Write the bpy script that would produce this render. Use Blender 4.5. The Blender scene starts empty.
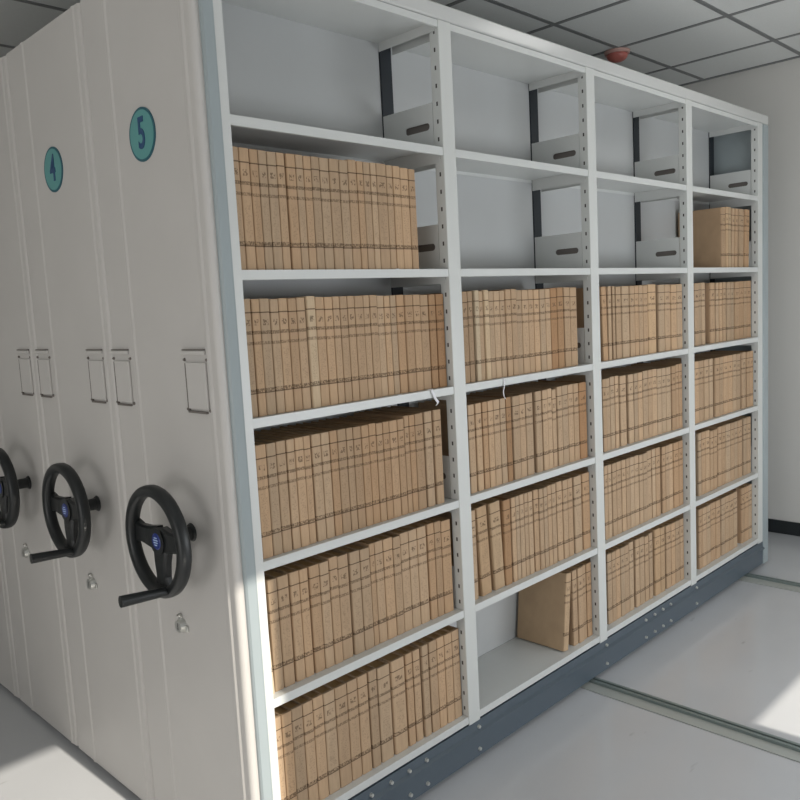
import bpy, bmesh, math, random
from mathutils import Vector, Matrix
from bpy_extras.node_shader_utils import PrincipledBSDFWrapper

SC = bpy.context.scene
COL = SC.collection
W = 0.7833      # bay pitch
PZ = 0.35       # shelf pitch
FLOOR = -0.17
CEIL = 2.555
XWALL = 3.83
CAB = 0.54      # cabinet pitch in depth
TOP = 2.152

# ---------------------------------------------------------------- camera
cd = bpy.data.cameras.new('camera'); cam = bpy.data.objects.new('camera', cd); COL.objects.link(cam)
cd.sensor_width = 36.0; cd.lens = 798.59 / 800 * 36.0; cd.clip_start = 0.05; cd.clip_end = 60
r_ = Vector((0.7035752, -0.7086719, -0.0525941)); d_ = Vector((-0.1184995, -0.0440276, -0.9919775)); f_ = Vector((0.7006710, 0.7041632, -0.1149540))
m_ = Matrix((r_, -d_, -f_)).transposed().to_4x4(); m_.translation = Vector((-1.045486, -1.576501, 1.294302))
cam.matrix_world = m_
SC.camera = cam

# ---------------------------------------------------------------- view, world, sun, window light
SC.view_settings.view_transform = 'Standard'; SC.view_settings.look = 'None'
SC.view_settings.gamma = 1.0; SC.view_settings.use_curve_mapping = False
SC.view_settings.exposure = 0.03
wd = bpy.data.worlds.new('daylight'); SC.world = wd; wd.use_nodes = True
bg = wd.node_tree.nodes['Background']; bg.inputs[0].default_value = (0.90, 0.945, 1.0, 1); bg.inputs[1].default_value = 0.33
sd = bpy.data.lights.new('sun', 'SUN'); sd.energy = 4.8; sd.angle = math.radians(0.6); sd.color = (1.0, 0.93, 0.82)
sun = bpy.data.objects.new('sun', sd); COL.objects.link(sun)
SUN_D = Vector((-0.02, 0.80, -0.56)).normalized()
sun.rotation_euler = SUN_D.to_track_quat('-Z', 'Y').to_euler()
def area(name, loc, target, sx, sy, energy, color):
    l = bpy.data.lights.new(name, 'AREA'); l.shape = 'RECTANGLE'; l.size = sx; l.size_y = sy; l.energy = energy; l.color = color
    o = bpy.data.objects.new(name, l); COL.objects.link(o); o.location = loc
    o.rotation_euler = (Vector(target) - Vector(loc)).to_track_quat('-Z', 'Y').to_euler()
    return o
area('window_daylight', (1.8, -2.36, 0.78), (1.5, 0.0, 0.6), 2.4, 0.9, 36, (0.92, 0.96, 1.0))
area('room_daylight', (-3.6, -1.2, 0.9), (0.0, 0.2, 1.0), 2.0, 1.6, 28, (1.0, 0.97, 0.94))
# ---------------------------------------------------------------- helpers
def link(name, me, mat=None, parent=None, smooth=False):
    o = bpy.data.objects.new(name, me); COL.objects.link(o)
    if mat:
        me.materials.clear(); me.materials.append(mat)
    if parent: o.parent = parent
    if smooth:
        for p in me.polygons: p.use_smooth = True
    return o
def empty(name, loc=(0, 0, 0), parent=None):
    o = bpy.data.objects.new(name, None); COL.objects.link(o); o.location = loc; o.empty_display_size = 0.05
    if parent: o.parent = parent
    return o
def tag(o, label=None, cat=None, group=None, kind=None):
    if label: o['label'] = label
    if cat: o['category'] = cat
    if group: o['group'] = group
    if kind: o['kind'] = kind
    return o
class MB:
    def __init__(s): s.bm = bmesh.new()
    def box(s, a, b, bev=0.0, seg=2):
        t = bmesh.new(); bmesh.ops.create_cube(t, size=1.0)
        for v in t.verts:
            v.co = Vector([(a[i] + b[i]) / 2 + v.co[i] * (b[i] - a[i]) for i in range(3)])
        if bev > 0: bmesh.ops.bevel(t, geom=t.edges[:], offset=bev, segments=seg, profile=0.5, affect='EDGES')
        s.join(t); return s
    def join(s, t, M=None):
        if M is not None: t.transform(M)
        me = bpy.data.meshes.new('tmp'); t.to_mesh(me); t.free(); s.bm.from_mesh(me); bpy.data.meshes.remove(me)
    def poly(s, pts, ext, axis=0):
        """closed outline pts (3D), extruded by the vector ext"""
        vs = [s.bm.verts.new(p) for p in pts]; e = Vector(ext); ws = [s.bm.verts.new(Vector(p) + e) for p in pts]
        n = len(pts)
        s.bm.faces.new(vs); s.bm.faces.new(ws[::-1])
        for i in range(n): s.bm.faces.new((vs[(i + 1) % n], vs[i], ws[i], ws[(i + 1) % n]))
        return s
    def cyl(s, p, q, r1, r2=None, n=24, cap=True):
        p, q = Vector(p), Vector(q); r2 = r1 if r2 is None else r2; d = q - p
        t = bmesh.new(); bmesh.ops.create_cone(t, cap_ends=cap, segments=n, radius1=r1, radius2=r2, depth=d.length)
        s.join(t, Matrix.Translation((p + q) / 2) @ d.to_track_quat('Z', 'Y').to_matrix().to_4x4()); return s
    def sweep(s, path, prof, closed=True):
        """path: list of (origin, u, v) frames; prof: list of (a, b)"""
        rings = [[s.bm.verts.new(o + u * a + v * b) for a, b in prof] for o, u, v in path]
        n, m = len(rings), len(prof)
        for i in range(n if closed else n - 1):
            A, B = rings[i], rings[(i + 1) % n]
            for j in range(m): s.bm.faces.new((A[j], A[(j + 1) % m], B[(j + 1) % m], B[j]))
        if not closed: s.bm.faces.new(rings[0][::-1]); s.bm.faces.new(rings[-1])
        return s
    def mesh(s, name):
        bmesh.ops.recalc_face_normals(s.bm, faces=s.bm.faces[:])
        me = bpy.data.meshes.new(name); s.bm.to_mesh(me); s.bm.free(); return me
    def build(s, name, mat=None, parent=None, smooth=False):
        o = link(name, s.mesh(name), mat, parent, smooth)
        if smooth: autosmooth(o)
        return o
def autosmooth(o, ang=0.6):
    me = o.data; b = bmesh.new(); b.from_mesh(me)
    for e in b.edges:
        e.smooth = not (len(e.link_faces) == 2 and e.calc_face_angle(0) > ang)
    b.to_mesh(me); b.free()

# ---------------------------------------------------------------- materials
def srgb(c):
    return tuple(((x / 255) / 12.92 if x / 255 <= 0.04045 else ((x / 255 + 0.055) / 1.055) ** 2.4) for x in c) + (1.0,)
def new_mat(name):
    m = bpy.data.materials.new(name); m.use_nodes = True
    return m, m.node_tree, m.node_tree.nodes['Principled BSDF']
def paint(name, rgb, rough=0.45, metal=0.0, spec=0.5, vary=0.04, scale=6.0, bump=0.0):
    m, nt, b = new_mat(name)
    n = nt.nodes.new('ShaderNodeTexNoise'); n.inputs['Scale'].default_value = scale; n.inputs['Detail'].default_value = 4
    tc = nt.nodes.new('ShaderNodeTexCoord'); nt.links.new(tc.outputs['Object'], n.inputs['Vector'])
    mx = nt.nodes.new('ShaderNodeMix'); mx.data_type = 'RGBA'
    c = srgb(rgb); mx.inputs[6].default_value = tuple(x * (1 - vary) for x in c[:3]) + (1,); mx.inputs[7].default_value = tuple(min(1, x * (1 + vary)) for x in c[:3]) + (1,)
    nt.links.new(n.outputs['Fac'], mx.inputs[0]); nt.links.new(mx.outputs[2], b.inputs['Base Color'])
    b.inputs['Roughness'].default_value = rough; b.inputs['Metallic'].default_value = metal; b.inputs['Specular IOR Level'].default_value = spec
    if bump:
        n2 = nt.nodes.new('ShaderNodeTexNoise'); n2.inputs['Scale'].default_value = 220; nt.links.new(tc.outputs['Object'], n2.inputs['Vector'])
        bp = nt.nodes.new('ShaderNodeBump'); bp.inputs['Strength'].default_value = bump; bp.inputs['Distance'].default_value = 0.002
        nt.links.new(n2.outputs['Fac'], bp.inputs['Height']); nt.links.new(bp.outputs['Normal'], b.inputs['Normal'])
    return m
M = {}
M['white'] = paint('white_powder_coat', (205, 207, 205), 0.38)
M['panel'] = paint('warm_white_panel', (197, 194, 190), 0.42)
M['back'] = paint('grey_white_back_sheet', (188, 190, 190), 0.36)
M['bead'] = paint('bright_white_bead', (215, 212, 207), 0.35)
M['bluegrey'] = paint('blue_grey_end_sheet', (156, 166, 169), 0.4)
M['base'] = paint('dark_slate_enamel', (81, 92, 101), 0.35)
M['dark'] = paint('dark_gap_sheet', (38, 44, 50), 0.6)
M['black'] = paint('black_plastic', (25, 28, 29), 0.40)
M['blue'] = paint('blue_hub_cap', (32, 50, 120), 0.3)
M['pale'] = paint('pale_print', (170, 190, 225), 0.5)
M['teal'] = paint('teal_label', (92, 152, 150), 0.5)
M['tealdark'] = paint('dark_teal_border', (38, 92, 104), 0.5)
M['digit'] = paint('dark_blue_digit', (38, 74, 112), 0.5)
M['steel'] = paint('bright_steel', (205, 205, 200), 0.3, metal=0.7)
M['shade_rivet'] = paint('shade_and_rivet_grey', (112, 106, 101), 0.6)  # grey for painted gap and slot shade, and for the rivets
M['rail'] = paint('grey_green_rail_steel', (128, 140, 138), 0.4, metal=0.2)
M['railp'] = paint('pale_rail_plate', (168, 172, 168), 0.35)
M['paper'] = paint('page_paper', (176, 142, 96), 0.9, scale=60)
M['ribbon'] = paint('white_tape', (225, 225, 228), 0.7)
M['red'] = paint('faded_red_plastic', (190, 110, 100), 0.4)
M['pink'] = paint('pinkish_plastic', (200, 160, 150), 0.4)
M['wall'] = paint('off_white_wall_paint', (222, 220, 215), 0.75, vary=0.02, scale=1.5, bump=0.15)
M['skirting'] = paint('black_skirting', (42, 46, 48), 0.35)
M['grid'] = paint('dark_ceiling_grid', (128, 130, 130), 0.5)
def floor_mat():
    m, nt, b = new_mat('glossy_pale_floor_tile')
    tc = nt.nodes.new('ShaderNodeTexCoord')
    n = nt.nodes.new('ShaderNodeTexNoise'); n.inputs['Scale'].default_value = 2.2; n.inputs['Detail'].default_value = 6
    nt.links.new(tc.outputs['Object'], n.inputs['Vector'])
    r = nt.nodes.new('ShaderNodeValToRGB'); r.color_ramp.elements[0].color = srgb((186, 188, 191)); r.color_ramp.elements[1].color = srgb((202, 204, 207))
    nt.links.new(n.outputs['Fac'], r.inputs[0])
    # scuff marks
    mp = nt.nodes.new('ShaderNodeMapping'); mp.inputs['Scale'].default_value = (9, 26, 1); nt.links.new(tc.outputs['Object'], mp.inputs[0])
    n2 = nt.nodes.new('ShaderNodeTexNoise'); n2.inputs['Scale'].default_value = 1.0; n2.inputs['Detail'].default_value = 2; nt.links.new(mp.outputs[0], n2.inputs['Vector'])
    r2 = nt.nodes.new('ShaderNodeValToRGB'); r2.color_ramp.elements[0].position = 0.72; r2.color_ramp.elements[1].position = 0.9
    nt.links.new(n2.outputs['Fac'], r2.inputs[0])
    mx = nt.nodes.new('ShaderNodeMix'); mx.data_type = 'RGBA'; mx.inputs[7].default_value = srgb((150, 150, 150))
    nt.links.new(r2.outputs[0], mx.inputs[0]); nt.links.new(r.outputs[0], mx.inputs[6])
    nt.links.new(mx.outputs[2], b.inputs['Base Color'])
    b.inputs['Roughness'].default_value = 0.16; return m
M['floor'] = floor_mat()
def ceil_mat():
    m, nt, b = new_mat('mineral_fibre_ceiling_tile')
    tc = nt.nodes.new('ShaderNodeTexCoord'); n = nt.nodes.new('ShaderNodeTexNoise'); n.inputs['Scale'].default_value = 260
    nt.links.new(tc.outputs['Object'], n.inputs['Vector'])
    r = nt.nodes.new('ShaderNodeValToRGB'); r.color_ramp.elements[0].color = srgb((214, 216, 214)); r.color_ramp.elements[1].color = srgb((232, 234, 232))
    nt.links.new(n.outputs['Fac'], r.inputs[0]); nt.links.new(r.outputs[0], b.inputs['Base Color']); b.inputs['Roughness'].default_value = 0.9
    return m
M['ceiling'] = ceil_mat()
def mth(nt, op, a, b=None, c=None, clamp=False):
    n = nt.nodes.new('ShaderNodeMath'); n.operation = op; n.use_clamp = clamp
    for i, v in enumerate((a, b, c)):
        if v is None: continue
        if isinstance(v, (int, float)): n.inputs[i].default_value = v
        else: nt.links.new(v, n.inputs[i])
    return n.outputs[0]
def post_mat():
    """white post with a column of punched slots down the side faces"""
    m, nt, b = new_mat('slotted_white_post')
    tc = nt.nodes.new('ShaderNodeTexCoord'); sp = nt.nodes.new('ShaderNodeSeparateXYZ'); nt.links.new(tc.outputs['Object'], sp.inputs[0])
    g = nt.nodes.new('ShaderNodeNewGeometry'); sn = nt.nodes.new('ShaderNodeSeparateXYZ'); nt.links.new(tc.outputs['Normal'], sn.inputs[0])
    side = mth(nt, 'GREATER_THAN', mth(nt, 'ABSOLUTE', sn.outputs[0]), 0.9)
    fr = mth(nt, 'FRACT', mth(nt, 'DIVIDE', sp.outputs[2], 0.05))
    zz = mth(nt, 'LESS_THAN', mth(nt, 'ABSOLUTE', mth(nt, 'SUBTRACT', fr, 0.5)), 0.12)
    yy = mth(nt, 'LESS_THAN', mth(nt, 'ABSOLUTE', mth(nt, 'SUBTRACT', sp.outputs[1], 0.017)), 0.0030)
    k = mth(nt, 'MULTIPLY', mth(nt, 'MULTIPLY', side, zz), yy)
    mx = nt.nodes.new('ShaderNodeMix'); mx.data_type = 'RGBA'; mx.inputs[6].default_value = srgb((205, 207, 204)); mx.inputs[7].default_value = srgb((58, 54, 52))
    nt.links.new(k, mx.inputs[0]); nt.links.new(mx.outputs[2], b.inputs['Base Color']); b.inputs['Roughness'].default_value = 0.38
    return m
M['post'] = post_mat()
def kraft_mat(name, printed):
    m, nt, b = new_mat(name)
    tc = nt.nodes.new('ShaderNodeTexCoord'); oi = nt.nodes.new('ShaderNodeObjectInfo')
    sp = nt.nodes.new('ShaderNodeSeparateXYZ'); nt.links.new(tc.outputs['Object'], sp.inputs[0])
    n = nt.nodes.new('ShaderNodeTexNoise'); n.inputs['Scale'].default_value = 5; n.inputs['Detail'].default_value = 6; n.noise_dimensions = '4D'
    nt.links.new(tc.outputs['Object'], n.inputs['Vector']); nt.links.new(mth(nt, 'MULTIPLY', oi.outputs['Random'], 40), n.inputs['W'])
    fine = mth(nt, 'ADD', mth(nt, 'MULTIPLY', n.outputs['Fac'], 0.34), 0.83)
    hue = nt.nodes.new('ShaderNodeMix'); hue.data_type = 'RGBA'; hue.blend_type = 'MULTIPLY'; hue.inputs[0].default_value = 1.0
    nt.links.new(oi.outputs['Color'], hue.inputs[6])
    cmb = nt.nodes.new('ShaderNodeCombineColor')
    for i in range(3): nt.links.new(fine, cmb.inputs[i])
    nt.links.new(cmb.outputs[0], hue.inputs[7])
    out = hue.outputs[2]
    if printed:
        x, y, z = sp.outputs[0], sp.outputs[1], sp.outputs[2]
        zj = mth(nt, 'ADD', z, mth(nt, 'MULTIPLY', mth(nt, 'SUBTRACT', oi.outputs['Random'], 0.5), 0.007))
        front = mth(nt, 'LESS_THAN', y, 0.03)
        def band(c, h): return mth(nt, 'LESS_THAN', mth(nt, 'ABSOLUTE', mth(nt, 'SUBTRACT', zj, c)), h)
        def inx(h): return mth(nt, 'LESS_THAN', mth(nt, 'ABSOLUTE', x), h)
        def specks(sx, sz, thr, seed):
            mp = nt.nodes.new('ShaderNodeMapping'); mp.inputs['Scale'].default_value = (sx, 0, sz); mp.inputs['Location'].default_value = (seed, 0, seed * 2)
            nt.links.new(tc.outputs['Object'], mp.inputs[0])
            q = nt.nodes.new('ShaderNodeTexNoise'); q.noise_dimensions = '4D'; q.inputs['Scale'].default_value = 1; q.inputs['Detail'].default_value = 1
            nt.links.new(mp.outputs[0], q.inputs['Vector']); nt.links.new(mth(nt, 'MULTIPLY', oi.outputs['Random'], 90 + seed), q.inputs['W'])
            return mth(nt, 'MULTIPLY', mth(nt, 'SUBTRACT', q.outputs['Fac'], thr), 9, clamp=True)
        terms = [mth(nt, 'MULTIPLY', band(0.885, 0.0055), 0.75),
                 mth(nt, 'MULTIPLY', mth(nt, 'MULTIPLY', mth(nt, 'MULTIPLY', band(0.80, 0.026), inx(0.27)), specks(6, 45, 0.45, 3)), 0.62),
                 mth(nt, 'MULTIPLY', mth(nt, 'MULTIPLY', band(0.715, 0.015), mth(nt, 'ADD', specks(9, 60, 0.42, 7), 0.35, clamp=True)), 0.6),
                 mth(nt, 'MULTIPLY', mth(nt, 'MULTIPLY', band(0.625, 0.014), mth(nt, 'ADD', specks(9, 60, 0.42, 11), 0.25, clamp=True)), 0.5),
                 mth(nt, 'MULTIPLY', mth(nt, 'MULTIPLY', mth(nt, 'MULTIPLY', band(0.42, 0.16), inx(0.3)), specks(7, 80, 0.52, 17)), 0.22),
                 mth(nt, 'MULTIPLY', mth(nt, 'MULTIPLY', band(0.222, 0.016), mth(nt, 'ADD', specks(9, 60, 0.45, 13), 0.25, clamp=True)), 0.7),
                 mth(nt, 'MULTIPLY', band(0.200, 0.0055), 0.75)]
        s = terms[0]
        for t in terms[1:]: s = mth(nt, 'MAXIMUM', s, t)
        s = mth(nt, 'MULTIPLY', s, front)
        mx = nt.nodes.new('ShaderNodeMix'); mx.data_type = 'RGBA'; mx.inputs[7].default_value = srgb((66, 46, 30))
        nt.links.new(s, mx.inputs[0]); nt.links.new(out, mx.inputs[6]); out = mx.outputs[2]
    nt.links.new(out, b.inputs['Base Color']); b.inputs['Roughness'].default_value = 0.75; b.inputs['Specular IOR Level'].default_value = 0.25
    return m
M['kraft'] = kraft_mat('printed_kraft_board', True)

def led_mat():
    m, nt, b = new_mat('led_diffuser'); b.inputs['Emission Color'].default_value = (1.0, 0.98, 0.94, 1); b.inputs['Emission Strength'].default_value = 3.0
    return m
M['led'] = led_mat()
M['gloss'] = paint('glossy_white_powder_coat', (200, 201, 199), 0.16)
# ================================================================ the room
def struct(name, mb, mat):
    return tag(mb.build(name, mat), kind='structure')
YF, YB, XL = -2.45, 3.2, -3.8
struct('floor', MB().box((XL, YF - 0.1, FLOOR - 0.1), (XWALL + 0.1, YB + 0.1, FLOOR)), M['floor'])
struct('wall_right', MB().box((XWALL, YF, FLOOR), (XWALL + 0.1, YB, CEIL + 0.05)), M['wall'])
struct('wall_back', MB().box((XL, YB, FLOOR), (XWALL + 0.1, YB + 0.1, CEIL + 0.05)), M['wall'])
# unseen wall across the aisle (behind the camera), openings shaped to place sun patches
OP1 = (-3.2, 0.125, FLOOR, 2.45)     # added tall opening, shaped for the sun streak at the corner post
OP3 = (0.32, 1.45, 0.55, 1.02)  # added opening: extra sun on the unseen floor for bounce light
OP2 = (1.62, 3.30, 0.55, 1.215)       # low opening, its head set to shape the sun patch on the floor
mb = MB()
xs = [XL, OP1[0], OP1[1], OP2[0], OP2[1], XWALL]
def wseg(x0, x1, z0, z1):
    if z1 - z0 > 0.001: mb.box((x0, YF - 0.1, z0), (x1, YF, z1))
wseg(XL, OP1[0], FLOOR, CEIL + .05); wseg(OP1[0], OP1[1], OP1[3], CEIL + .05); wseg(OP1[1], OP3[0], FLOOR, CEIL + .05); wseg(OP3[0], OP3[1], FLOOR, OP3[2]); wseg(OP3[0], OP3[1], OP3[3], CEIL + .05); wseg(OP3[1], OP2[0], FLOOR, CEIL + .05)
wseg(OP2[0], OP2[1], FLOOR, OP2[2]); wseg(OP2[0], OP2[1], OP2[3], CEIL + .05); wseg(OP2[1], XWALL, FLOOR, CEIL + .05)
struct('wall_front', mb, M['wall'])
struct('wall_left_blocker', MB().box((XL - 0.1, 0.2, FLOOR), (XL, YB, CEIL + 0.05)), M['wall'])  # unseen wall added to keep sky light off the far-left panels
struct('ceiling', MB().box((XL, YF - 0.1, CEIL), (XWALL, YB, CEIL + 0.05)), M['ceiling'])
mb = MB(); gp = 0.575; yp = 0.562
k = -12
while 2.82 + gp * k < XWALL:
    x = 2.82 + gp * k
    if x > XL: mb.box((x - 0.011, YF, CEIL - 0.004), (x + 0.011, YB, CEIL))
    k += 1
k = -5
while 0.03 + yp * k < YB:
    y = 0.03 + yp * k
    if y > YF: mb.box((XL, y - 0.011, CEIL - 0.0035), (XWALL, y + 0.011, CEIL))
    k += 1
mb.box((XWALL - 0.022, YF, CEIL - 0.006), (XWALL, YB, CEIL))
tag(mb.build('trim_1', M['grid']), kind='structure')
struct('baseboard_right', MB().box((XWALL - 0.012, YF, FLOOR), (XWALL, YB, -0.090), 0.002), M['skirting'])
struct('baseboard_back', MB().box((XL, YB - 0.012, FLOOR), (XWALL - 0.012, YB, -0.090), 0.002), M['skirting'])

# ceiling alarm
al = empty('ceiling_fire_alarm', (2.86, 0.62, CEIL - 0.004))
tag(al, 'round faded red fire alarm fixed under the grey ceiling tiles', 'fire alarm')
MB().cyl((0, 0, -0.016), (0, 0, 0), 0.062, 0.066, 32).build('mounting_base', M['pink'], al, True)
mb = MB(); t = bmesh.new(); bmesh.ops.create_uvsphere(t, u_segments=24, v_segments=12, radius=0.054)
for v in t.verts: v.co.z *= 0.62
mb.join(t, Matrix.Translation((0, 0, -0.020))); mb.build('dome', M['red'], al, True)

# floor rails
def rail(x0, x1, label):
    r = empty('floor_rail', ((x0 + x1) / 2, 0.4, FLOOR)); tag(r, label, 'rail', 'floor rails under the mobile shelving')
    h = (x1 - x0) / 2; y0, y1 = YF + 0.3 - 0.4, 3.0 - 0.4
    MB().box((-h, y0, 0.0), (h, y1, 0.004), 0.001).build('rail_plate', M['railp'], r)
    MB().box((h - 0.034, y0, 0.004), (h - 0.022, y1, 0.014)).box((h - 0.012, y0, 0.004), (h, y1, 0.014)).build('rail_lip', M['rail'], r)
    MB().box((h - 0.022, y0, 0.004), (h - 0.012, y1, 0.0055)).build('rail_groove', M['dark'], r)
rail(1.425, 1.512, 'pale steel floor rail crossing the aisle from under the second shelving bay')
rail(2.895, 2.995, 'pale steel floor rail leaving the shelving base near the far wall')

# lit LED panel added out of view to put a glare on the top beam
def glare_lamp(x, y, lab):
    l = empty('glare_lamp', (x, y, CEIL - 0.001)); tag(l, lab, 'lamp', 'added glare lamps over the aisle')
    mb = MB(); s = 0.29
    for a, c in (((-s, -s), (s, -s + .015)), ((-s, s - .015), (s, s)), ((-s, -s + .015), (-s + .015, s - .015)), ((s - .015, -s + .015), (s, s - .015))):
        mb.box((a[0], a[1], -0.012), (c[0], c[1], -0.004))
    mb.build('lamp_frame', M['white'], l)
    MB().box((-s + .015, -s + .015, -0.009), (s - .015, s - .015, -0.005)).build('diffuser', M['led'], l)
glare_lamp(2.22, -0.82, 'square lit lamp added above the aisle for beam glare')

# ================================================================ mobile shelving
def end_panel(parent, y0, y1):
    """moulded sheet with two raised vertical beads, extruded upward"""
    xf = -0.040; b = 0.003
    P = [(-0.004, y1), (-0.030, y1), (xf + 0.003, y1 - 0.003), (xf, y1 - 0.008)]
    for yc in (y0 + 0.401, y0 + 0.041):
        P += [(xf, yc + 0.011), (xf - b, yc + 0.004), (xf - b, yc - 0.004), (xf, yc - 0.011)]
    P += [(xf, y0 + 0.014)]
    for i in range(1, 7):
        a = i / 6 * math.pi / 2
        P.append((xf + 0.014 * (1 - math.cos(a)), y0 + 0.014 * (1 - math.sin(a))))
    P += [(-0.004, y0)]
    mb = MB(); mb.poly([(x, y, -0.15) for x, y in P], (0, 0, 2.29)); return mb.build('end_panel', M['panel'], parent)
def card_pocket(parent, ya, yb):
    """ya > yb: a sheet pocket held by four rivets"""
    z0, z1 = 1.075, 1.196
    pk = MB().box((-0.0465, yb + 0.004, z0 + 0.002), (-0.0405, ya - 0.010, z1 - 0.006), 0.002)
    pk.box((-0.0475, yb + 0.004, z1 + 0.012), (-0.0405, ya + 0.004, z1 + 0.022), 0.002)
    o = pk.build('card_pocket', M['panel'], parent)
    MB().box((-0.0462, ya - 0.0105, z0 - 0.006), (-0.0402, ya - 0.0065, z1 - 0.008)).box((-0.0462, yb + 0.012, z0 - 0.008), (-0.0402, ya - 0.0075, z0 - 0.003)).box((-0.0462, yb + 0.006, z1 + 0.0225), (-0.0402, ya + 0.002, z1 + 0.0255)).build('pocket_gap_shade', M['shade_rivet'], o)  # dark strips standing in for the shade in the pocket's gap
    for y in (ya, yb):
        for z in (z0, z1):
            MB().cyl((-0.0402, y, z), (-0.0445, y, z), 0.0045, 0.003, 12).build('rivet', M['shade_rivet'], o)
    return o
def glyph(txt, size, name, mat, parent, y, z, x, depth=0.0006):
    c = bpy.data.curves.new(name, 'FONT'); c.body = txt; c.size = size; c.align_x = 'CENTER'; c.align_y = 'CENTER'; c.extrude = depth; c.offset = size * 0.018
    t = bpy.data.objects.new(name + '_curve', c); COL.objects.link(t)
    dg = bpy.context.evaluated_depsgraph_get(); me = bpy.data.meshes.new_from_object(t.evaluated_get(dg))
    bpy.data.objects.remove(t); bpy.data.curves.remove(c)
    # text x -> -y, text y -> z, facing -x
    me.transform(Matrix(((0, 0, -1, x), (-0.72, 0, 0, y), (0, 1, 0, z), (0, 0, 0, 1))))
    return link(name, me, mat, parent)
def number_plate(parent, y, z, digit):
    o = MB().cyl((-0.0402, y, z), (-0.0425, y, z), 0.0645, 0.0645, 48).build('number_plate', M['tealdark'], parent)
    MB().cyl((-0.0426, y, z), (-0.0432, y, z), 0.0585, 0.0585, 48).build('plate_face', M['teal'], o)
    glyph(digit, 0.105, 'digit', M['digit'], o, y, z, -0.0440)
def hand_wheel(parent, y, z):
    c = Vector((-0.150, y, z)); R = 0.1255
    mb = MB(); path = []
    prof = []
    for i in range(14):
        a = i / 14 * 2 * math.pi; ca, sa = math.cos(a), math.sin(a)
        prof.append((0.0150 * math.copysign(abs(ca) ** 0.75, ca), 0.0170 * math.copysign(abs(sa) ** 0.75, sa)))
    for i in range(72):
        a = i / 72 * 2 * math.pi; u = Vector((0, math.cos(a), math.sin(a)))
        path.append((c + Vector((0.0145, 0, 0)) + u * R, u, Vector((1, 0, 0))))
    mb.sweep(path, prof)
    o = mb.build('hand_wheel', M['black'], parent, True)
    for a in (0.06, math.pi - 0.06, -math.pi / 2):
        d = Vector((0, math.cos(a), math.sin(a))); s = Vector((0, -math.sin(a), math.cos(a)))
        m2 = MB(); cc = c + Vector((0.024, 0, 0)); x = Vector((1, 0, 0))
        fr = []
        for r, w, t in ((0.012, 0.034, 0.011), (0.055, 0.026, 0.010), (0.09, 0.023, 0.009), (0.118, 0.030, 0.009)):
            fr.append((cc + d * r + x * (0.004 if r < 0.03 else 0.0), s * (w / 0.03), x * (t / 0.010)))
        pr = [(-0.03, -0.004), (-0.024, -0.010), (0.024, -0.010), (0.03, -0.004), (0.03, 0.010), (-0.03, 0.010)]
        m2.sweep(fr, pr, closed=False); m2.build('spoke', M['black'], o, False)
    MB().cyl(c + Vector((0.012, 0, 0)), c + Vector((0.040, 0, 0)), 0.034, 0.030, 32).build('hub', M['black'], o, True)
    hc = MB().cyl(c + Vector((0.0105, 0, 0)), c + Vector((0.0140, 0, 0)), 0.019, 0.023, 32)
    hc.build('hub_cap', M['blue'], o, True)
    m3 = MB()
    for dz, w in ((0.009, 0.007), (0.003, 0.011), (-0.003, 0.010), (-0.009, 0.006)):
        m3.box((c.x + 0.0096, y - w, z + dz - 0.0014), (c.x + 0.0107, y + w, z + dz + 0.0014))
    m3.build('cap_print', M['pale'], o)
    MB().cyl(c + Vector((0.040, 0, 0)), (-0.046, y, z), 0.016, 0.018, 20).cyl((-0.046, y, z), (-0.0402, y, z), 0.020, 0.024, 28).build('shaft', M['black'], o, True)
    g = c + Vector((0.004, -0.056, -0.111))
    MB().cyl(g + Vector((0.006, 0, 0)), g + Vector((-0.012, 0, 0)), 0.008, 0.008, 16).cyl(g + Vector((-0.008, 0.001, 0.001)), g + Vector((-0.116, 0.012, 0.006)), 0.0110, 0.0140, 20).build('grip', M['black'], o, True)
def lock(parent, y, z):
    o = MB().cyl((-0.0402, y, z), (-0.056, y, z), 0.020, 0.016, 20).box((-0.046, y + 0.010, z - 0.010), (-0.0402, y + 0.030, z + 0.006), 0.002).box((-0.046, y - 0.030, z - 0.012), (-0.0402, y - 0.010, z + 0.004), 0.002).build('lock', M['steel'], parent, True)
    MB().box((-0.056, y - 0.003, z - 0.010), (-0.052, y + 0.003, z + 0.010), 0.001).build('lock_slot', M['dark'], o)
    MB().cyl((-0.0402, y + 0.004, z + 0.018), (-0.050, y + 0.004, z + 0.030), 0.006, 0.005, 12).build('thumb_turn', M['steel'], o, True)
def front_fittings(parent, y0, digit):
    end_panel(parent, y0, y0 + CAB - 0.004)
    card_pocket(parent, y0 + 0.149, y0 + 0.048); card_pocket(parent, y0 + 0.532 - 0.006, y0 + 0.430)
    number_plate(parent, y0 + 0.259, 1.748, digit)
    hand_wheel(parent, y0 + 0.186, 0.758)
    lock(parent, y0 + 0.271, 0.492)

unit = empty('mobile_shelving', (0, 0, 0))
tag(unit, 'long white open mobile shelving unit numbered 5 holding rows of kraft files', 'shelving', 'mobile shelving units')
front_fittings(unit, 0.019, '5')
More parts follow.
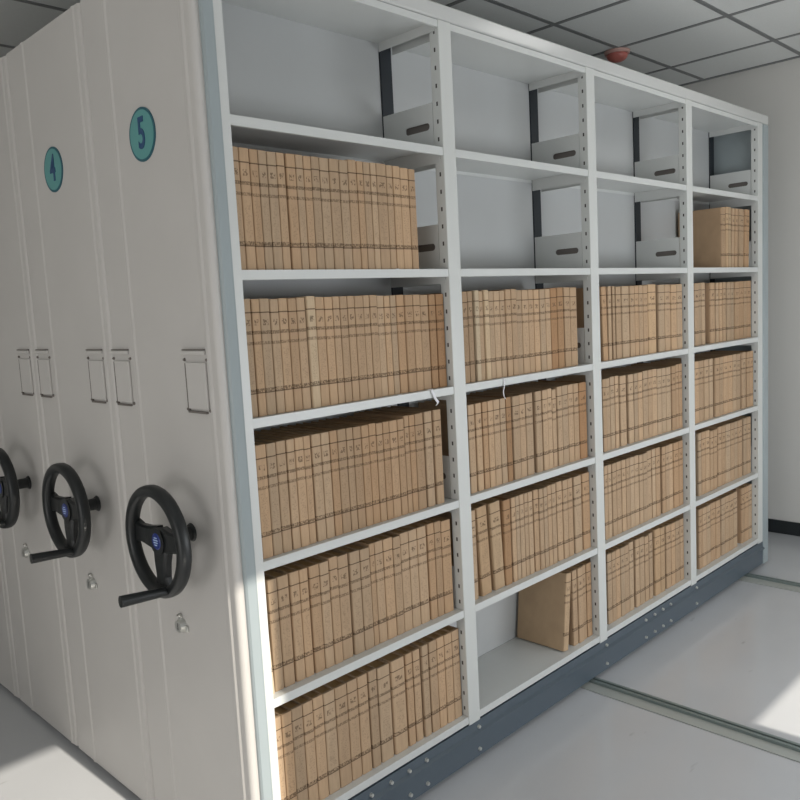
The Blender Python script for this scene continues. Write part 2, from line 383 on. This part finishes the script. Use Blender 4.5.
# corner post: chamfered cover and slotted upright behind the front edge
mb = MB(); P = [(0.0285, 0.0), (0.006, 0.0), (0.003, 0.0015), (-0.016, 0.008), (-0.019, 0.013), (-0.019, 0.034), (0.0285, 0.034)]
mb.poly([(x, y, -0.03) for x, y in P], (0, 0, 2.136)); cp = mb.build('corner_post', M['white'], unit)
MB().poly([(0.0045, -0.0008, -0.03), (0.002, 0.0008, -0.03), (-0.0165, 0.0072, -0.03), (-0.0200, 0.0125, -0.03), (-0.0200, 0.030, -0.03), (-0.0192, 0.030, -0.03), (-0.0192, 0.0130, -0.03), (-0.0160, 0.0081, -0.03), (0.003, 0.0016, -0.03), (0.0045, 0.0001, -0.03)], (0, 0, 2.134)).build('post_cover', M['bluegrey'], cp)
for i in range(1, 5):
    x = i * W
    MB().box((x - 0.0275, 0.0, -0.030), (x + 0.0275, 0.036, 2.106), 0.0025).build('upright', M['post'], unit)
for i in range(0, 5):
    x = i * W
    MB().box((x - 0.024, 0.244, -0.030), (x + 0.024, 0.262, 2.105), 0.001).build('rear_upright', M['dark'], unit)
for i in range(4):
    MB().box((i * W + 0.0245, 0.250, 0.0), ((i + 1) * W - 0.0245, 0.253, 2.105)).build('back_panel', M['back'], unit)
# shelves: folded trays with a front lip
def shelf(i, z, h, name='shelf'):
    x0, x1 = i * W + 0.0285, (i + 1) * W - 0.0285
    mb = MB().box((x0, 0.002, z - 0.0015), (x1, 0.249, z))
    mb.box((x0, 0.002, z - h), (x1, 0.0045, z - 0.0015)).box((x0, 0.0045, z - h), (x1, 0.012, z - h + 0.0015))
    if name == 'shelf': mb.box((x0, 0.2465, z - 0.012), (x1, 0.249, z - 0.0015))
    o = mb.build(name, M['white'], unit)
    for xx in (x0, x1 - 0.0015): MB().box((xx, 0.014, z - (0.042 if name == 'shelf' else 0.028)), (xx + 0.0015, 0.244, z - 0.0016)).build('shelf_bracket', M['white'], o)
for i in range(4):
    for k in range(6): shelf(i, k * PZ, 0.023)
    shelf(i, 2.104, 0.019, 'top_shelf')
# low side plates with a hand slot, one beside every upright and level
def side_plate(i, k):
    x = i * W - 0.0262 if i else 0.030; z = k * PZ + 0.0005
    y0, y1, h = 0.037, 0.243, 0.133
    b = bmesh.new()
    out = [(y0, 0), (y1, 0), (y1, h), (y0, h)]
    n = 8; cy0, cy1, cz, r = 0.062, 0.140, 0.068, 0.0105
    sl = [(cy1 + r * math.cos(a), cz + r * math.sin(a)) for a in [(-0.5 + j / n) * math.pi for j in range(n + 1)]]
    sl += [(cy0 - r * math.cos(a), cz + r * math.sin(a)) for a in [(0.5 - j / n) * math.pi for j in range(n + 1)]]
    ov = [b.verts.new((0, y, zz)) for y, zz in out]; iv = [b.verts.new((0, y, zz)) for y, zz in sl]
    oe = [b.edges.new((ov[j], ov[(j + 1) % 4])) for j in range(4)]; ie = [b.edges.new((iv[j], iv[(j + 1) % len(iv)])) for j in range(len(iv))]
    bmesh.ops.triangle_fill(b, use_beauty=True, edges=oe + ie)
    g = bmesh.ops.extrude_face_region(b, geom=b.faces[:])
    for v in g['geom']:
        if isinstance(v, bmesh.types.BMVert): v.co.x += 0.0016
    mb = MB(); mb.join(b, Matrix.Translation((x, 0, z)))
    o = mb.build('side_plate', M['white'], unit)
    MB().box((x + 0.008, 0.045, z + 0.045), (x + 0.0095, 0.155, z + 0.092)).build('slot_shade', M['shade_rivet'], o)  # grey sheet added so the hand slot looks shaded inside
for i in range(1, 5):
    for k in range(6): side_plate(i, k)
MB().box((-0.019, 0.0, 2.107), (3.240, 0.530, TOP), 0.006, 3).build('top_beam', M['gloss'], unit)
MB().box((3.163, 0.004, -0.030), (3.176, 0.530, 2.106)).build('inner_end_sheet', M['bluegrey'], unit)
MB().box((3.177, 0.0, -0.158), (3.240, 0.530, 2.106), 0.006, 3).build('far_end_panel', M['bluegrey'], unit)
MB().box((0.0, 0.263, 0.0), (3.162, 0.530, 2.106)).build('rear_sheet', M['white'], unit)
# base chassis
P = [(0.003, -0.031), (0.003, -0.060), (-0.008, -0.066), (-0.008, -0.070), (0.003, -0.074), (0.003, -0.150), (0.530, -0.150), (0.530, -0.031)]
mb = MB(); mb.poly([(-0.002, y, z) for y, z in P], (3.172, 0, 0)); base = mb.build('base_beam', M['base'], unit)
for i in range(4):
    for dx in ((0.02, 0.33, 0.408, 0.482, 0.556) if i in (0, 2) else (0.02,) if i == 1 else (0.02,)):
        pass
BX = [0.02, 0.803, 1.587, 1.90, 1.977, 2.050, 2.122, 2.377] + [0.33, 0.408, 0.482, 0.556]
for x in BX:
    for z in (-0.052, -0.127):
        MB().cyl((x, 0.003, z), (x, -0.004, z), 0.0065, 0.005, 12).build('bolt', M['steel'], base, True)
for x in (1.47, 2.95):
    for y in (0.12, 0.42):
        MB().cyl((x - 0.02, y, -0.107), (x + 0.02, y, -0.107), 0.046, 0.046, 24).build('track_wheel', M['steel'], base, True)
ws = [(1, '4', 'white mobile shelving cabinet directly behind the one numbered 5', ), (2, '3', 'white mobile shelving cabinet third from the right, only its end panel showing'), (3, '2', 'white mobile shelving cabinet at the left edge, farthest from the open shelves')]
for n, dg, lab in ws:
    u = empty('mobile_shelving', (0, 0, 0)); tag(u, lab, 'shelving', 'mobile shelving units')
    y0 = 0.019 + CAB * n
    front_fittings(u, y0, dg)
    MB().box((-0.0035, y0 + 0.003, -0.150), (3.240, y0 + CAB - 0.012, TOP), 0.004).build('cabinet_body', M['white'], u)
    mb = MB()
    for x in (1.47, 2.95):
        for y in (y0 + 0.1, y0 + 0.42): mb.cyl((x - 0.02, y, -0.107), (x + 0.02, y, -0.107), 0.046, 0.046, 24)
    mb.build('track_wheel', M['steel'], u, True)
for x in (1.47, 2.95): pass

# ================================================================ kraft file volumes
ROWS = [
 (0, 4, 0.012, [(0.0230,0.0449,0), (0.0449,0.0738,0), (0.0738,0.0985,0), (0.0985,0.1239,0), (0.1239,0.1522,0), (0.1522,0.1778,0), (0.1814,0.2109,0), (0.2109,0.2354,0), (0.2354,0.2606,0), (0.2606,0.2879,0), (0.2879,0.3197,0), (0.3197,0.3536,0), (0.3536,0.3845,0), (0.3845,0.4160,0), (0.4160,0.4394,0), (0.4394,0.4658,0), (0.4658,0.4881,0), (0.4881,0.5276,0), (0.5276,0.5528,0), (0.5528,0.5816,0), (0.5816,0.6174,0), (0.6174,0.6458,0)]),
 (0, 3, 0.02, [(0.0386,0.0608,0), (0.0620,0.0864,0), (0.0864,0.1164,0), (0.1164,0.1421,0), (0.1421,0.1705,0), (0.1705,0.1972,0), (0.1972,0.2251,0), (0.2280,0.2559,2), (0.2572,0.2883,0), (0.2883,0.3170,0), (0.3170,0.3410,0), (0.3410,0.3678,0), (0.3678,0.3941,0), (0.3941,0.4267,0), (0.4267,0.4510,0), (0.4510,0.4787,0), (0.4787,0.5069,0), (0.5069,0.5309,0), (0.5309,0.5552,0), (0.5560,0.5881,1), (0.5881,0.6216,1), (0.6216,0.6525,1), (0.6525,0.6887,1), (0.6904,0.7195,3), (0.7213,0.7576,3)]),
 (0, 2, 0.018, [(0.0399,0.0737,0), (0.0737,0.1028,0), (0.1028,0.1322,0), (0.1347,0.1603,0), (0.1603,0.1883,0), (0.1883,0.2126,0), (0.2162,0.2470,0), (0.2470,0.2761,0), (0.2774,0.3039,1), (0.3039,0.3348,1), (0.3348,0.3591,1), (0.3591,0.3889,1), (0.3889,0.4162,1), (0.4162,0.4441,1), (0.4441,0.4693,1), (0.4693,0.4949,1), (0.4949,0.5274,1), (0.5274,0.5540,1), (0.5540,0.5743,1), (0.5743,0.5982,1), (0.5982,0.6346,1), (0.6389,0.6722,0), (0.6784,0.7121,1)]),
 (0, 1, 0.025, [(0.0268,0.0449,2), (0.0497,0.0793,0), (0.0793,0.1152,0), (0.1190,0.1494,0), (0.1494,0.1784,0), (0.1824,0.2168,0), (0.2168,0.2489,0), (0.2489,0.2785,0), (0.2785,0.3185,0), (0.3236,0.3611,0), (0.3611,0.3975,0), (0.3975,0.4180,0), (0.4180,0.4514,0), (0.4514,0.4899,0), (0.4899,0.5203,0), (0.5203,0.5558,0), (0.5558,0.5918,0), (0.5918,0.6320,0), (0.6364,0.6668,1), (0.6668,0.6964,1), (0.6964,0.7406,1)]),
 (0, 0, 0.022, [(0.0275,0.0591,0), (0.0591,0.0924,0), (0.0924,0.1302,0), (0.1302,0.1643,0), (0.1643,0.2005,0), (0.2005,0.2415,0), (0.2415,0.2854,0), (0.2854,0.3243,0), (0.3243,0.3624,0), (0.3663,0.3983,0), (0.4015,0.4520,0), (0.4561,0.5118,0), (0.5160,0.5450,0), (0.5480,0.5790,0), (0.5851,0.6131,0), (0.6172,0.6526,0), (0.6526,0.6873,0), (0.6873,0.7228,0), (0.7228,0.7589,0)]),
 (1, 3, 0.02, [(0.8314,0.8590,1), (0.8590,0.8838,1), (0.8911,0.9133,2), (0.9148,0.9368,0), (0.9383,0.9621,2), (0.9646,0.9913,0), (0.9913,1.0224,0), (1.0224,1.0500,0), (1.0500,1.0792,0), (1.0792,1.1090,0), (1.1090,1.1407,0), (1.1407,1.1775,0), (1.1775,1.2087,0), (1.2087,1.2411,0), (1.2411,1.2741,0), (1.2741,1.3052,0), (1.3083,1.3485,3), (1.3503,1.3894,3), (1.3933,1.4318,0), (1.4318,1.4773,0)]),
 (1, 2, 0.02, [(0.8373,0.8692,0), (0.8742,0.9042,0), (0.9093,0.9347,1), (0.9363,0.9654,0), (0.9654,0.9989,0), (0.9989,1.0295,0), (1.0311,1.0595,3), (1.0677,1.1059,0), (1.1059,1.1408,0), (1.1425,1.1842,0), (1.1989,1.2346,0), (1.2406,1.2714,0), (1.2714,1.3003,0), (1.3003,1.3269,0), (1.3306,1.3612,0), (1.3612,1.4001,0), (1.4001,1.4359,0), (1.4359,1.4702,0), (1.4729,1.5248,3)]),
 (1, 1, 0.025, [(0.8275,0.8625,0), (0.8700,0.9318,4), (0.9397,1.0038,4), (1.0093,1.0479,3), (1.0546,1.0791,0), (1.0791,1.1020,0), (1.1020,1.1289,0), (1.1289,1.1520,0), (1.1520,1.1803,0), (1.1863,1.2155,0), (1.2155,1.2419,0), (1.2419,1.2671,0), (1.2671,1.2930,0), (1.2930,1.3222,0), (1.3299,1.3679,0), (1.3679,1.4001,0), (1.4001,1.4352,0), (1.4440,1.4954,0), (1.5024,1.5553,1)]),
 (1, 0, 0.025, [(1.3429,1.3861,5), (1.4043,1.4370,0), (1.4398,1.4742,0), (1.4742,1.5033,0), (1.5069,1.5441,1)]),
 (2, 3, 0.02, [(1.6396,1.6795,1), (1.6868,1.7112,0), (1.7186,1.7365,0), (1.7486,1.7882,0), (1.7943,1.8505,0), (1.8568,1.8951,0), (1.8951,1.9281,0), (1.9281,1.9637,0), (1.9637,2.0015,0), (2.0057,2.0743,4), (2.0962,2.1475,0), (2.1475,2.1975,0), (2.2040,2.2564,0), (2.2564,2.3119,0)]),
 (2, 2, 0.02, [(1.6349,1.6620,0), (1.6620,1.6929,0), (1.6929,1.7270,0), (1.7270,1.7554,0), (1.7693,1.8178,0), (1.8369,1.8771,0), (1.8804,1.9137,0), (1.9137,1.9518,0), (1.9518,1.9959,0), (1.9959,2.0320,0), (2.0320,2.0745,0), (2.0745,2.1146,0), (2.1146,2.1547,0), (2.1547,2.1984,0), (2.2077,2.2445,1), (2.2445,2.2714,1), (2.2714,2.3076,1)]),
 (2, 1, 0.025, [(1.6389,1.6656,0), (1.6656,1.6937,0), (1.6990,1.7311,0), (1.7311,1.7687,0), (1.7734,1.8078,0), (1.8078,1.8388,0), (1.8388,1.8739,0), (1.8739,1.9120,0), (1.9120,1.9438,0), (1.9438,1.9819,0), (1.9819,2.0214,0), (2.0214,2.0514,0), (2.0514,2.0926,0), (2.1116,2.1427,0), (2.1427,2.1793,0), (2.1793,2.2174,0), (2.2231,2.2710,1), (2.2710,2.3140,1)]),
 (2, 0, 0.03, [(1.6546,1.6893,0), (1.6893,1.7204,0), (1.7204,1.7560,0), (1.7560,1.7900,0), (1.7900,1.8282,0), (1.8282,1.8650,0), (1.8791,1.9121,0), (1.9121,1.9539,0), (1.9590,1.9951,0), (1.9951,2.0283,0), (2.0462,2.0957,4), (2.0957,2.1374,4), (2.1514,2.1972,0), (2.1972,2.2370,0), (2.2370,2.2820,0), (2.2820,2.3206,0)]),
 (3, 4, 0.02, [(2.7217,2.7665,1), (2.7711,2.7967,4), (2.7967,2.8294,4), (2.8352,2.8712,0), (2.8712,2.9115,0), (2.9235,2.9840,0), (2.9901,3.0521,1)]),
 (3, 3, 0.03, [(2.4516,2.4943,0), (2.4943,2.5315,0), (2.5315,2.5685,0), (2.5759,2.6187,6), (2.6241,2.6732,0), (2.6842,2.7154,0), (2.7232,2.7591,0), (2.7591,2.7971,0), (2.8087,2.8539,0), (2.8539,2.8909,0), (2.9053,2.9576,1), (2.9576,3.0118,1), (3.0118,3.0579,1), (3.0579,3.1142,1)]),
 (3, 2, 0.02, [(2.4218,2.4659,0), (2.4659,2.5180,0), (2.5254,2.5723,0), (2.5809,2.6222,0), (2.6442,2.6909,0), (2.6909,2.7356,0), (2.7356,2.7875,0), (2.7875,2.8445,0), (2.8445,2.8877,0), (2.8877,2.9416,0), (2.9502,2.9975,0), (3.0101,3.0464,0), (3.0464,3.0932,0)]),
 (3, 1, 0.03, [(2.4772,2.5120,0), (2.5120,2.5527,0), (2.5527,2.5989,0), (2.5989,2.6356,0), (2.6356,2.6784,0), (2.6954,2.7389,0), (2.7389,2.7833,0), (2.7833,2.8408,0), (2.8408,2.8826,0), (2.8826,2.9290,0), (2.9290,2.9824,0), (2.9950,3.0377,0), (3.0377,3.0914,0)]),
 (3, 0, 0.03, [(2.4749,2.5114,0), (2.5114,2.5541,0), (2.5541,2.5996,0), (2.6063,2.6602,0), (2.6602,2.7106,0), (2.7245,2.7674,0), (2.7674,2.8137,0), (2.8137,2.8674,0), (2.8674,2.9168,0), (2.9218,2.9669,6), (2.9695,3.0106,0), (3.0106,3.0630,0), (3.0630,3.1028,0)]),
]

def cover_mesh():
    mb = MB()
    P = [(-0.5, 0.030), (-0.46, 0.006), (-0.38, 0.0), (0.38, 0.0), (0.46, 0.006), (0.5, 0.030), (0.5, 1.0), (0.43, 1.0), (0.43, 0.04), (-0.43, 0.04), (-0.43, 1.0), (-0.5, 1.0)]
    mb.poly([(x, y, 0.0) for x, y in P], (0, 0, 1.0)); return mb.mesh('file_volume')
CM = cover_mesh(); CM.materials.append(M['kraft'])
PM = MB().box((-0.425, 0.045, 0.006), (0.425, 0.985, 0.985)).mesh('page_block'); PM.materials.append(M['paper'])
TONE = {0: (180, 153, 124), 1: (172, 143, 113), 2: (202, 179, 149), 3: (164, 128, 94), 4: (185, 157, 125), 5: (189, 162, 131), 6: (130, 104, 80)}
LOOK = {0: 'kraft', 1: 'kraft', 2: 'paler kraft', 3: 'darker orange-brown kraft', 4: 'thick kraft', 5: 'pale kraft', 6: 'recessed dark kraft'}
ORD = ['', 'first', 'second', 'third', 'fourth', 'fifth', 'sixth', 'seventh', 'eighth', 'ninth', 'tenth', 'eleventh', 'twelfth', 'thirteenth', 'fourteenth', 'fifteenth']
BAY = ['nearest bay', 'second bay', 'third bay', 'farthest bay']
LEV = {5: 'top', 4: 'second', 3: 'third', 2: 'fourth', 1: 'fifth', 0: 'bottom'}
rnd = random.Random(11)
def lin(c, f): 
    q = srgb(c); return tuple(min(1, v * f[i]) for i, v in enumerate(q[:3])) + (1.0,)
for (b, k, yb, books) in ROWS:
    n = len(books); grp = 'kraft file volumes on the %s row of the %s' % (LEV[k], BAY[b])
    hrow = {4: .281, 3: .281, 2: .281, 1: .292, 0: .286}[k]
    zmax = k * PZ; gh = gy = 0.0
    lo, hi = b * W + (0.0315 if b == 0 else 0.0295), (b + 1) * W - 0.0305
    a0, a1 = books[0][0], books[-1][1]; n0, n1 = max(a0, lo), min(a1, hi); sc = (n1 - n0) / (a1 - a0)
    books = [(n0 + (p - a0) * sc, n0 + (q - a0) * sc, t) for p, q, t in books]
    for j, (xa, xb, t) in enumerate(books):
        w = (xb - xa) - 0.0006
        o = bpy.data.objects.new('file_volume', CM); COL.objects.link(o)
        
        if rnd.random() < 0.28: gh = rnd.uniform(-0.004, 0.004); gy = rnd.uniform(-0.001, 0.004)
        h = hrow + gh + rnd.uniform(-0.0008, 0.0008); y = yb + gy + rnd.uniform(-0.0005, 0.0008)
        if t == 2: h += 0.004; y -= 0.004
        if t == 4: h += 0.004
        if t == 6: y += 0.022; h -= 0.004
        lean = 0.0
        if (b, k) == (0, 1) and j == 0: lean = math.radians(-2.0)
        if (b, k) == (1, 1) and t == 4: lean = math.radians(-2.6)
        if (b, k) == (1, 0) and j == 0: lean = math.radians(6.5)
        if (b, k) == (3, 4) and j >= 3: lean = math.radians(2.2)
        if (b, k) == (2, 3) and j == 0: lean = math.radians(-1.6)
        if lean: w -= min(0.008, abs(h * math.sin(lean)) * 0.6)
        o.scale = (w, 0.190 if t == 6 else 0.212, h); ww = w * math.cos(lean)
        o.location = ((xa + xb) / 2 - h * 0.5 * math.sin(lean), y, zmax + 0.0006 + abs(math.sin(lean)) * w / 2); o.rotation_euler = (0, lean, 0)
        g = rnd.uniform(0.90, 1.10); wr = rnd.uniform(-0.04, 0.04)
        o.color = lin(TONE[t], (g * (1 + wr), g, g * (1 - wr)))
        pos = j + 1
        if n - j < pos: place = ('last' if n - j == 1 else ORD[n - j] + ' from last') + ' at right'
        else: place = ORD[pos] + ' from left'
        if n - j == 1: place = 'rightmost'
        if pos == 1: place = 'leftmost'
        elif n - j < pos and n - j > 1: place = ORD[n - j] + ' from right'
        tag(o, '%s file volume, %s on the %s row, %s' % (LOOK[t], place, LEV[k], BAY[b]), 'file', grp)
        p = bpy.data.objects.new('page_block', PM); COL.objects.link(p); p.parent = o

# small loose things
def strip(name, pts, w, mat, label, cat, th=0.0012, wd=(1, 0, 0)):
    mb = MB(); wv = Vector(wd) * w / 2
    P = [Vector(p) for p in pts]; fr = []
    for i, p in enumerate(P):
        d = (P[min(i + 1, len(P) - 1)] - P[max(i - 1, 0)]).normalized(); s = d.cross(wv).normalized()
        fr.append((p, wv, s))
    mb.sweep(fr, [(-1, -th / 2), (1, -th / 2), (1, th / 2), (-1, th / 2)], closed=False)
    return tag(mb.build(name, mat), label, cat)
strip('white_tape', [(0.650, 0.010, 1.0512), (0.654, -0.001, 1.0515), (0.658, -0.003, 1.040), (0.666, -0.004, 1.024), (0.678, -0.003, 1.011), (0.671, -0.002, 1.004)], 0.010, M['ribbon'], 'bent white tape over the shelf edge below the third row, nearest bay', 'tape', wd=(0.8, 0, 0.35))
strip('white_string', [(1.000, 0.012, 1.0512), (0.998, -0.001, 1.0515), (0.997, -0.003, 1.028), (0.990, -0.003, 1.008), (0.999, 0.002, 0.992), (1.018, 0.010, 0.981)], 0.0035, M['ribbon'], 'thin white string hanging from the shelf in the second bay', 'string', 0.002)
def scrap(x, y, z, s, lab):
    mb = MB(); mb.poly([(-s, -s * .6, 0), (s * .7, -s * .5, 0), (s, s * .4, 0), (-s * .3, s * .7, 0)], (0, 0, 0.0012))
    o = mb.build('paper_scrap', M['ribbon']); o.location = (x, y, z); tag(o, lab, 'paper scrap')
scrap(0.528, 0.008, 1.0502, 0.009, 'tiny white paper scrap on the shelf under the third row, nearest bay')
scrap(0.545, 0.006, 1.4002, 0.006, 'tiny white paper scrap on the shelf under the second row, nearest bay')
